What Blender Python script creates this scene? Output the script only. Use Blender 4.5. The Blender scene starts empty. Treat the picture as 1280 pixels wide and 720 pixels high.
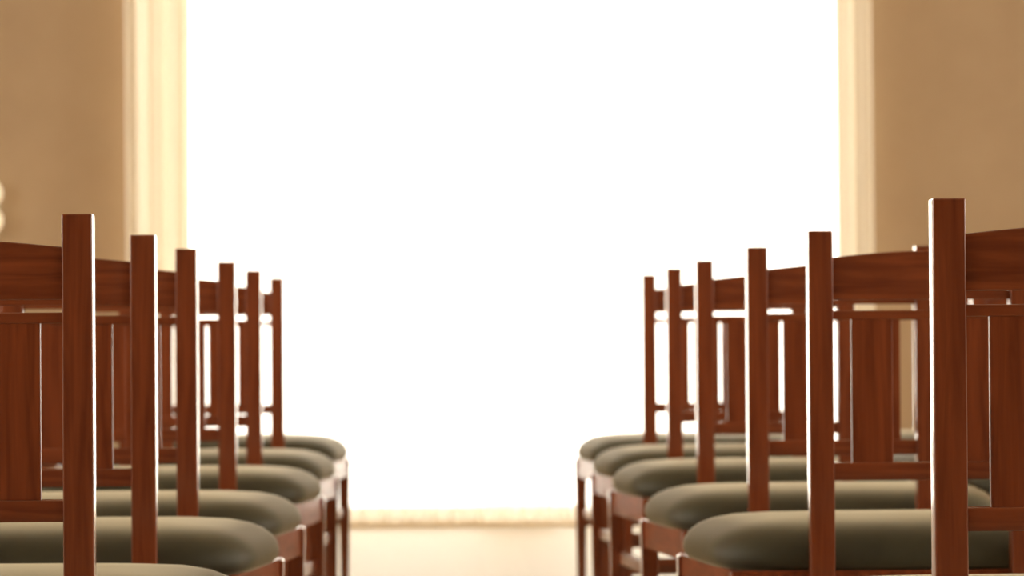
import bpy, bmesh, math
from mathutils import Matrix, Vector
C = bpy.context.scene.collection
F = 4125.0            # focal length in pixels of the 1280 wide frame
EYE = 0.735
VPX, VPY, ROLL = 545.0, 410.5, math.radians(0.4)
WALL = 12.25          # distance of the far wall

# ------------------------------------------------------------------ materials
def nodes(name):
    m = bpy.data.materials.new(name); m.use_nodes = True
    nt = m.node_tree; b = nt.nodes['Principled BSDF']
    return m, nt, b
def ramp(nt, fac, stops):
    r = nt.nodes.new('ShaderNodeValToRGB'); nt.links.new(fac, r.inputs[0])
    e = r.color_ramp.elements
    while len(e) < len(stops): e.new(0.5)
    for k, (p, c) in enumerate(stops): e[k].position = p; e[k].color = (*c, 1)
    return r.outputs[0]
def noise(nt, scale, stretch=(1, 1, 1), detail=4, coord='Object', dist=0.0):
    t = nt.nodes.new('ShaderNodeTexCoord'); mp = nt.nodes.new('ShaderNodeMapping')
    mp.inputs['Scale'].default_value = stretch
    n = nt.nodes.new('ShaderNodeTexNoise'); n.inputs['Scale'].default_value = scale
    n.inputs['Detail'].default_value = detail; n.inputs['Distortion'].default_value = dist
    nt.links.new(t.outputs[coord], mp.inputs[0]); nt.links.new(mp.outputs[0], n.inputs['Vector'])
    return n.outputs['Fac']
def bump(nt, b, h, strength, dist=0.001):
    n = nt.nodes.new('ShaderNodeBump'); n.inputs['Strength'].default_value = strength
    n.inputs['Distance'].default_value = dist
    nt.links.new(h, n.inputs['Height']); nt.links.new(n.outputs[0], b.inputs['Normal'])

def wood_mat(name, stretch, coat=.9, dark=(.145, .031, .0085), light=(.28, .066, .019)):
    m, nt, b = nodes(name)
    f = noise(nt, 9, stretch, 6, dist=0.6)
    col = ramp(nt, f, [(.30, dark), (.52, [(a+c)/2 for a, c in zip(dark, light)]), (.72, light)])
    nt.links.new(col, b.inputs['Base Color'])
    b.inputs['Roughness'].default_value = .38; b.inputs['Specular IOR Level'].default_value = .3
    b.inputs['Coat Weight'].default_value = coat
    b.inputs['Coat Roughness'].default_value = .12
    bump(nt, b, f, .15, .0006)
    return m
WOODV = wood_mat('mahogany_upright', (9, 9, .55))
WOODH = wood_mat('mahogany_crosswise', (.55, 9, 9))
WOODS = wood_mat('mahogany_slat', (9, 9, .55), .12)
WOODF = wood_mat('mahogany_seat_frame', (9, .55, 9), .15)
WOODY = wood_mat('mahogany_lengthwise', (9, .55, 9))

def fabric_mat():
    m, nt, b = nodes('sage_fabric')
    f = noise(nt, 450, (1, 1, 1), 2); g = noise(nt, 14, (1, 1, 1), 3)
    col = ramp(nt, g, [(.3, (.034, .031, .014)), (.7, (.048, .044, .021))])
    nt.links.new(col, b.inputs['Base Color'])
    b.inputs['Roughness'].default_value = .62
    b.inputs['Sheen Weight'].default_value = .48
    b.inputs['Sheen Roughness'].default_value = .35
    b.inputs['Sheen Tint'].default_value = (1, .86, .58, 1)
    bump(nt, b, f, .25, .0006)
    return m
FABRIC = fabric_mat()

def plain(name, c1, c2, rough, scale=4, stretch=(1, 1, 1), bs=.05):
    m, nt, b = nodes(name)
    f = noise(nt, scale, stretch, 5)
    nt.links.new(ramp(nt, f, [(.3, c1), (.7, c2)]), b.inputs['Base Color'])
    b.inputs['Roughness'].default_value = rough
    bump(nt, b, noise(nt, scale*30, (1, 1, 1), 3), bs, .001)
    return m
PAINT = plain('warm_plaster', (.48, .345, .215), (.52, .38, .24), .85)
CEIL = plain('ceiling_paint', (.66, .58, .45), (.70, .62, .48), .9)
TRIM = plain('pale_painted_wood', (.74, .60, .40), (.78, .64, .44), .45)
DAMPER = plain('dark_bounce_damper', (.10, .045, .02), (.13, .06, .028), .6, 3, (6, 6, .4))  # dark tone for the unseen front wall, cuts bounce and reflections on the chairs
METAL = plain('brushed_metal', (.45, .40, .32), (.55, .50, .42), .35)
SHADE = plain('white_opal_glass', (.86, .83, .74), (.90, .87, .79), .22)
SHADE.node_tree.nodes['Principled BSDF'].inputs['Emission Color'].default_value = (1, .82, .55, 1)
SHADE.node_tree.nodes['Principled BSDF'].inputs['Emission Strength'].default_value = .55

def floor_mat():
    m, nt, b = nodes('pale_floor')
    t = nt.nodes.new('ShaderNodeTexCoord'); br = nt.nodes.new('ShaderNodeTexBrick')
    br.inputs['Scale'].default_value = 1.0
    br.inputs['Brick Width'].default_value = .14; br.inputs['Row Height'].default_value = 1.4
    br.inputs['Mortar Size'].default_value = .0015
    br.inputs['Color1'].default_value = (.47, .385, .265, 1)
    br.inputs['Color2'].default_value = (.49, .405, .28, 1)
    br.inputs['Mortar'].default_value = (.45, .365, .245, 1)
    nt.links.new(t.outputs['Object'], br.inputs['Vector'])
    nt.links.new(br.outputs['Color'], b.inputs['Base Color'])
    b.inputs['Roughness'].default_value = .55; b.inputs['Specular IOR Level'].default_value = .3
    return m
FLOOR = floor_mat()

def cloth_mat(name, col, transparent, transl):
    m = bpy.data.materials.new(name); m.use_nodes = True; nt = m.node_tree; nt.nodes.clear()
    N = nt.nodes.new; L = nt.links.new
    o = N('ShaderNodeOutputMaterial'); d = N('ShaderNodeBsdfDiffuse'); t = N('ShaderNodeBsdfTranslucent')
    p = N('ShaderNodeBsdfTransparent'); a = N('ShaderNodeMixShader'); b = N('ShaderNodeMixShader')
    f = noise(nt, 5, (8, 1, .5), 3)
    c = ramp(nt, f, [(.3, [x*.95 for x in col]), (.7, col)])
    L(c, d.inputs[0]); L(c, t.inputs[0])
    a.inputs[0].default_value = transl; L(d.outputs[0], a.inputs[1]); L(t.outputs[0], a.inputs[2])
    b.inputs[0].default_value = transparent; L(a.outputs[0], b.inputs[1]); L(p.outputs[0], b.inputs[2])
    L(b.outputs[0], o.inputs[0])
    return m
SHEER = cloth_mat('sheer_voile', (.95, .90, .80), .45, .6)
DRAPE = cloth_mat('cream_drape', (.86, .78, .64), .0, .36)

def glass_mat():
    m = bpy.data.materials.new('window_glass'); m.use_nodes = True; nt = m.node_tree; nt.nodes.clear()
    N = nt.nodes.new; L = nt.links.new
    o = N('ShaderNodeOutputMaterial'); g = N('ShaderNodeBsdfGlossy'); p = N('ShaderNodeBsdfTransparent')
    mx = N('ShaderNodeMixShader'); fr = N('ShaderNodeFresnel'); fr.inputs[0].default_value = 1.45
    g.inputs['Roughness'].default_value = .02
    L(fr.outputs[0], mx.inputs[0]); L(p.outputs[0], mx.inputs[1]); L(g.outputs[0], mx.inputs[2]); L(mx.outputs[0], o.inputs[0])
    return m
GLASS = glass_mat()

# ------------------------------------------------------------------ mesh helpers
def link(name, bm, mat, parent=None, smooth=False, bevel=0.0, seg=2):
    bmesh.ops.recalc_face_normals(bm, faces=bm.faces)
    me = bpy.data.meshes.new(name); bm.to_mesh(me); bm.free(); me.materials.append(mat)
    o = bpy.data.objects.new(name, me); C.objects.link(o)
    if smooth or bevel:
        for p in me.polygons: p.use_smooth = True
    if bevel:
        b = o.modifiers.new('bevel', 'BEVEL'); b.width = bevel; b.segments = seg; b.limit_method = 'ANGLE'
        w = o.modifiers.new('wn', 'WEIGHTED_NORMAL'); w.keep_sharp = False
    if parent: o.parent = parent
    return o
def box(bm, x0, x1, y0, y1, z0, z1):
    v = [bm.verts.new((x, y, z)) for z in (z0, z1) for y in (y0, y1) for x in (x0, x1)]
    for f in ((0, 1, 3, 2), (4, 6, 7, 5), (0, 4, 5, 1), (2, 3, 7, 6), (0, 2, 6, 4), (1, 5, 7, 3)):
        bm.faces.new([v[i] for i in f])
def hexa(bm, bot, top):
    a = [bm.verts.new(p) for p in bot]; b = [bm.verts.new(p) for p in top]
    bm.faces.new(a[::-1]); bm.faces.new(b)
    for i in range(4): bm.faces.new((a[i], a[(i+1) % 4], b[(i+1) % 4], b[i]))
def B(*a):
    bm = bmesh.new(); box(bm, *a); return bm
def structure(o):
    o['kind'] = 'structure'; return o

# ------------------------------------------------------------------ the chair
BW = .165     # half width of the back, outside the posts
PW, PD = .036, .032
RW, FW = .288, .338   # half width of the seat at its rear and at its front
Y0, Y1 = .018, .435
def cushion_bm():
    bm = bmesh.new(); n = 72
    def outline(inset):
        pts = []
        hr, hf = RW - inset, FW - inset; ya, yb = Y0 + inset, Y1 - inset
        cy, hy = (ya+yb)/2, (yb-ya)/2
        for k in range(n):
            a = 2*math.pi*k/n; c, s = math.cos(a), math.sin(a)
            e = 2/5.2
            u = math.copysign(abs(c)**e, c); w = math.copysign(abs(s)**e, s)
            y = cy + w*hy
            hx = hr + (hf-hr)*(y-ya)/(yb-ya)
            pts.append((u*hx, y + .012*w*max(0, w)*(1-u*u)))
        return pts
    levels = [(.010, .376), (.002, .384), (.0, .396), (.003, .408), (.011, .419), (.024, .429), (.042, .437), (.070, .4435), (.11, .4475), (.16, .450), (.19, .4505)]
    rings = []
    for ins, z in levels:
        rings.append([bm.verts.new((x, y, z)) for x, y in outline(ins)])
    for a, b in zip(rings, rings[1:]):
        for k in range(n): bm.faces.new((a[k], a[(k+1) % n], b[(k+1) % n], b[k]))
    bm.faces.new(rings[-1]); bm.faces.new(rings[0][::-1])
    return bm
def crest_bm():
    bm = bmesh.new(); n = 14; x0, x1 = -BW+PW-.002, BW-PW+.002
    prev = None; first = None
    for k in range(n+1):
        u = k/n; x = x0+(x1-x0)*u
        zt = EYE + .099 + .009*math.sin(math.pi*u); zb = EYE + .037
        dy = -.006*math.sin(math.pi*u)
        r = [bm.verts.new(p) for p in ((x, -.008+dy, zb), (x, .012+dy, zb), (x, .012+dy, zt), (x, -.008+dy, zt))]
        if prev:
            for i in range(4): bm.faces.new((prev[i], prev[(i+1) % 4], r[(i+1) % 4], r[i]))
        else: first = r
        prev = r
    bm.faces.new(first); bm.faces.new(prev[::-1])
    return bm
def make_chair():
    t = bpy.data.objects.new('banquet_chair', None); C.objects.link(t); t.name = 'wooden_chair'
    for s in (-1, 1):
        xa, xb = sorted((s*(BW-PW), s*BW))
        link('back_post', B(xa, xb, -PD/2, PD/2, .345, EYE+.138), WOODV, t, bevel=.0022)
    link('crest_rail', crest_bm(), WOODH, t, bevel=.002)
    ix = BW-PW+.001
    link('middle_rail', B(-ix, ix, -.008, .010, EYE+.009, EYE+.022), WOODH, t, bevel=.0015)
    link('lower_rail', B(-ix, ix, -.010, .012, EYE-.225, EYE-.199), WOODH, t, bevel=.002)
    for s in (-1, 1):
        xa, xb = sorted((s*(ix-.028), s*(ix-.028-.060)))
        link('back_slat', B(xa, xb, -.006, .006, EYE-.200, EYE+.010), WOODS, t, bevel=.0015)
    link('seat_cushion', cushion_bm(), FABRIC, t, smooth=True)
    # apron: four boards under the cushion
    fr = bmesh.new(); zt, zb, th = .377, .325, .018
    ro, fo = RW-.012, FW-.012; ya, yb = Y0+.004, Y1-.012
    def xo(y, ins=0): return ro + (fo-ro)*(y-ya)/(yb-ya) - ins
    box(fr, -ro, ro, ya, ya+th, zb, zt); box(fr, -fo+.004, fo-.004, yb-th, yb, zb, zt)
    for s in (-1, 1):
        bot = [(s*xo(ya), ya+.002, zb), (s*xo(yb), yb-.002, zb), (s*xo(yb, th), yb-.002, zb), (s*xo(ya, th), ya+.002, zb)]
        hexa(fr, bot, [(x, y, zt) for x, y, z in bot])
    link('seat_frame', fr, WOODF, t, bevel=.002)
    L = .034
    for s in (-1, 1):
        for y, xx in ((ya+.001, ro), (yb-L+.003, fo)):
            bm = bmesh.new(); k = .006
            x1 = s*(xx+.002); x0 = s*(xx+.002-L)
            xa, xb = min(x0, x1), max(x0, x1)
            hexa(bm, [(xa+k, y+k, 0), (xb-k, y+k, 0), (xb-k, y+L-k, 0), (xa+k, y+L-k, 0)],
                     [(xa, y, .375), (xb, y, .375), (xb, y+L, .375), (xa, y+L, .375)])
            link('leg', bm, WOODV, t, bevel=.0025)
        bm = bmesh.new()
        a, b = ya+L-.003, yb-L+.006
        bot = [(s*(xo(a)-.010), a, .215), (s*(xo(b)-.010), b, .215), (s*(xo(b)-.026), b, .215), (s*(xo(a)-.026), a, .215)]
        hexa(bm, bot, [(x, y, .242) for x, y, z in bot])
        link('side_stretcher', bm, WOODY, t, bevel=.002)
    link('cross_stretcher', B(-xo(.23)+.024, xo(.23)-.024, .222, .238, .219, .238), WOODH, t, bevel=.002)
    link('front_stretcher', B(-fo+L-.006, fo-L+.006, yb-.026, yb-.010, .190, .212), WOODH, t, bevel=.002)
    return t
proto = make_chair()
def place(first, x, y, label, group):
    if first: o = proto
    else:
        o = proto.copy(); C.objects.link(o)
        for ch in proto.children:
            c = ch.copy(); C.objects.link(c); c.parent = o; c.location = (0, 0, 0)
    o.location = (x, y, 0); o['label'] = label; o['category'] = 'chair'; o['group'] = group
    if y < 4.2:                      # the two front cushions are sat down flatter
        for c in o.children:
            if c.name.startswith('seat_cushion'): c.location.z = -.010
    return o
XR, XL, PITCH = .541, -.404, .72
RO = [624, 467, 390, 326, 289, 258.5]      # offset of each aisle post from the vanishing point
LO = [428, 350, 298, 250, 218, 190]
ords = ['nearest', 'second nearest', 'third nearest', 'fourth nearest', 'second farthest', 'farthest']
first = True
gl, gr = 'chairs in the rows left of the aisle', 'chairs in the rows right of the aisle'
for k in range(6):
    y = F*XR/RO[k] + PD/2
    place(first, XR+BW, y, 'dark wooden green-seated chair, %s of six along right side of aisle' % ords[k], gr)
    first = False
    if k >= 3:
        place(False, XR+BW+PITCH, y+.02, 'dark wooden chair, one place right of the %s chair beside right aisle edge' % ords[k], gr)
    y = F*-XL/LO[k] + PD/2
    place(False, XL-BW, y, 'dark wooden green-seated chair, %s of six along left side of aisle' % ords[k], gl)
    if k >= 4:
        place(False, XL-BW-PITCH, y+.02, 'dark wooden chair, one place left of the %s chair beside left aisle edge' % ords[k], gl)

# ------------------------------------------------------------------ the room
X0, X1, YB, H = -4.6, 5.0, -6.0, 3.1
def px(p): return (p-VPX)*WALL/F
WX0, WX1, WZ0, WZ1 = px(188), px(1062), .05, 2.72
structure(link('floor', B(X0-.2, X1+.2, YB-.2, WALL+.6, -.1, 0), FLOOR))
structure(link('ceiling', B(X0-.2, X1+.2, YB-.2, WALL+.3, H, H+.1), CEIL))
bm = bmesh.new(); T = .22
box(bm, X0, WX0, WALL, WALL+T, 0, H); box(bm, WX1, X1, WALL, WALL+T, 0, H)
box(bm, WX0, WX1, WALL, WALL+T, 0, WZ0); box(bm, WX0, WX1, WALL, WALL+T, WZ1, H)
structure(link('wall_back', bm, PAINT))
def side_wall(name, xa, xb, gaps):
    bm = bmesh.new(); y = YB
    for a, b in gaps:
        box(bm, xa, xb, y, a, 0, H); box(bm, xa, xb, a, b, 0, .9); box(bm, xa, xb, a, b, 2.5, H); y = b
    box(bm, xa, xb, y, WALL+T, 0, H)
    structure(link(name, bm, PAINT))
FILL_GAPS = [(-.2, 1.8), (2.9, 4.9), (6.0, 8.8)]  # unseen side openings, added to let in the fill lamps
side_wall('wall_left', X0-.2, X0, FILL_GAPS); side_wall('wall_right', X1, X1+.2, FILL_GAPS)
structure(link('wall_front', B(X0, X1, YB-.2, YB, 0, H), DAMPER))
structure(link('baseboard_back', B(X0, X1, WALL-.014, WALL, 0, .05), TRIM, bevel=.004))
structure(link('baseboard_left', B(X0, X0+.014, YB, WALL-.014, 0, .07), TRIM, bevel=.004))
structure(link('baseboard_right', B(X1-.014, X1, YB, WALL-.014, 0, .07), TRIM, bevel=.004))
# the window in the far wall
bm = bmesh.new(); fw = .02; ya, yb = WALL+.10, WALL+.15
box(bm, WX0, WX0+fw, ya, yb, WZ0, WZ1); box(bm, WX1-fw, WX1, ya, yb, WZ0, WZ1)
box(bm, WX0+fw, WX1-fw, ya, yb, WZ0, WZ0+fw); box(bm, WX0+fw, WX1-fw, ya, yb, WZ1-fw, WZ1)
wf = structure(link('window_1', bm, TRIM, bevel=.004))
link('pane', B(WX0+fw-.005, WX1-fw+.005, WALL+.122, WALL+.128, WZ0+fw-.005, WZ1-fw+.005), GLASS, wf)
# curtains
def curtain_bm(x0, x1, z0, z1, y, amp, lam, n, phase=0.0, flare=.35):
    bm = bmesh.new(); rows = 24; g = []
    for j in range(rows+1):
        v = j/rows; z = z1+(z0-z1)*v; row = []
        for i in range(n+1):
            u = i/n; x = x0+(x1-x0)*u
            a = amp*(1+flare*v)
            w = math.sin(2*math.pi*x/lam+phase+.5*math.sin(x*3.1+v)) + .35*math.sin(2*math.pi*x/(lam*.43)+1.3+v*.6)
            row.append(bm.verts.new((x + .012*v*math.sin(x*9), y + a*w, z)))
        g.append(row)
    for j in range(rows):
        for i in range(n): bm.faces.new((g[j][i], g[j][i+1], g[j+1][i+1], g[j+1][i]))
    return bm
def tag(o, label, cat, group=None):
    o['label'] = label; o['category'] = cat
    if group: o['group'] = group
    return o
for a, b, side, dy, ph in ((px(215), px(690), 'left', -.085, 0), (px(600), px(1055), 'right', -.125, 2.1)):
    tag(link('sheer_curtain', curtain_bm(a, b, .02, 2.86, WALL+dy, .012, .105, 300, ph), SHEER, smooth=True),
        'white sheer curtain over the %s half of the bright window' % side, 'curtain', 'sheer curtains over the window')
for a, b, side, ph in ((px(164), px(246), 'left', 0), (px(1040), px(1084), 'right', 1.2)):
    tag(link('cream_drape', curtain_bm(a, b, .02, 2.86, WALL-.185, .018, .085, 110, ph), DRAPE, smooth=True),
        'cream drape drawn open at the %s edge of the bright window' % side, 'curtain', 'drapes beside the window')
rod = bmesh.new()
bmesh.ops.create_cone(rod, cap_ends=True, segments=20, radius1=.014, radius2=.014, depth=px(1110)-px(140),
    matrix=Matrix.Translation(((px(1110)+px(140))/2, WALL-.135, 2.93)) @ Matrix.Rotation(math.pi/2, 4, 'Y'))
for x in (px(150), px(1100)): box(rod, x-.01, x+.01, WALL-.135, WALL, 2.92, 2.94)
tag(link('curtain_rod', rod, METAL, smooth=False), 'metal curtain rod above the bright window', 'curtain rod')
# wall light cut by the left edge of the photograph
sx, sz = px(-8), EYE+(VPY-257)*WALL/F
t = bpy.data.objects.new('wall_sconce', None); C.objects.link(t); t.location = (sx, WALL, sz)
tag(t, 'white wall light with two stacked rounded shades at the left edge', 'wall light')
link('back_plate', B(-.03, .03, -.015, 0, -.09, .09), METAL, t, bevel=.004)
for z in (.053, -.047):
    bm = bmesh.new()
    bmesh.ops.create_uvsphere(bm, u_segments=32, v_segments=18, radius=.052, matrix=Matrix.Translation((0, -.075, z)) @ Matrix.Diagonal((1, 1, .98, 1)))
    s = link('lamp_shade', bm, SHADE, t, smooth=True)
    bm = bmesh.new(); box(bm, -.01, .01, -.035, -.012, z-.01, z+.01)
    link('arm', bm, METAL, t, bevel=.002)

# ------------------------------------------------------------------ light
def area(name, loc, rot, sx, sy, power, col):
    l = bpy.data.lights.new(name, 'AREA'); l.shape = 'RECTANGLE'; l.size = sx; l.size_y = sy
    l.energy = power; l.color = col
    o = bpy.data.objects.new(name, l); C.objects.link(o); o.location = loc; o.rotation_euler = rot
    return o
R = math.pi/2
area('window_daylight', ((WX0+WX1)/2, WALL+.32, (WZ0+WZ1)/2), (-R, 0, 0), WX1-WX0+.3, WZ1-WZ0+.3, 110, (1, .91, .75))
for x, s in ((X0-.15, 1), (X1+.15, -1)):
    for a, b in FILL_GAPS:
        area('side_fill', (x, (a+b)/2, 1.7), (0, -s*R, 0), 1.6, b-a, {0: 8, 1: 12, 2: 50}[FILL_GAPS.index((a, b))], (1, .80, .55))  # added fill lamps, out of view, brighten far wall and chair backs
w = bpy.data.worlds.new('sky'); bpy.context.scene.world = w; w.use_nodes = True
w.node_tree.nodes['Background'].inputs[0].default_value = (1, .95, .86, 1)
w.node_tree.nodes['Background'].inputs[1].default_value = 6.0

# ------------------------------------------------------------------ camera
Yc = Vector(((VPX-640)/F, -(VPY-360)/F, -1)).normalized()
Xc = Vector((math.cos(ROLL), math.sin(ROLL), 0)); Xc = (Xc - Yc*Xc.dot(Yc)).normalized()
Zc = Xc.cross(Yc)
M = Matrix((Xc, Yc, Zc)).to_4x4()
cam = bpy.data.cameras.new('camera'); co = bpy.data.objects.new('camera', cam); C.objects.link(co)
M.translation = (0, 0, EYE); co.matrix_world = M
cam.sensor_width = 36; cam.lens = F/1280*36; cam.clip_end = 100
cam.dof.use_dof = True; cam.dof.focus_distance = 3.7; cam.dof.aperture_fstop = 8.5
sc = bpy.context.scene; sc.camera = co
vs = sc.view_settings; vs.view_transform = 'Standard'; vs.look = 'None'; vs.gamma = 1; vs.use_curve_mapping = False
vs.exposure = 0
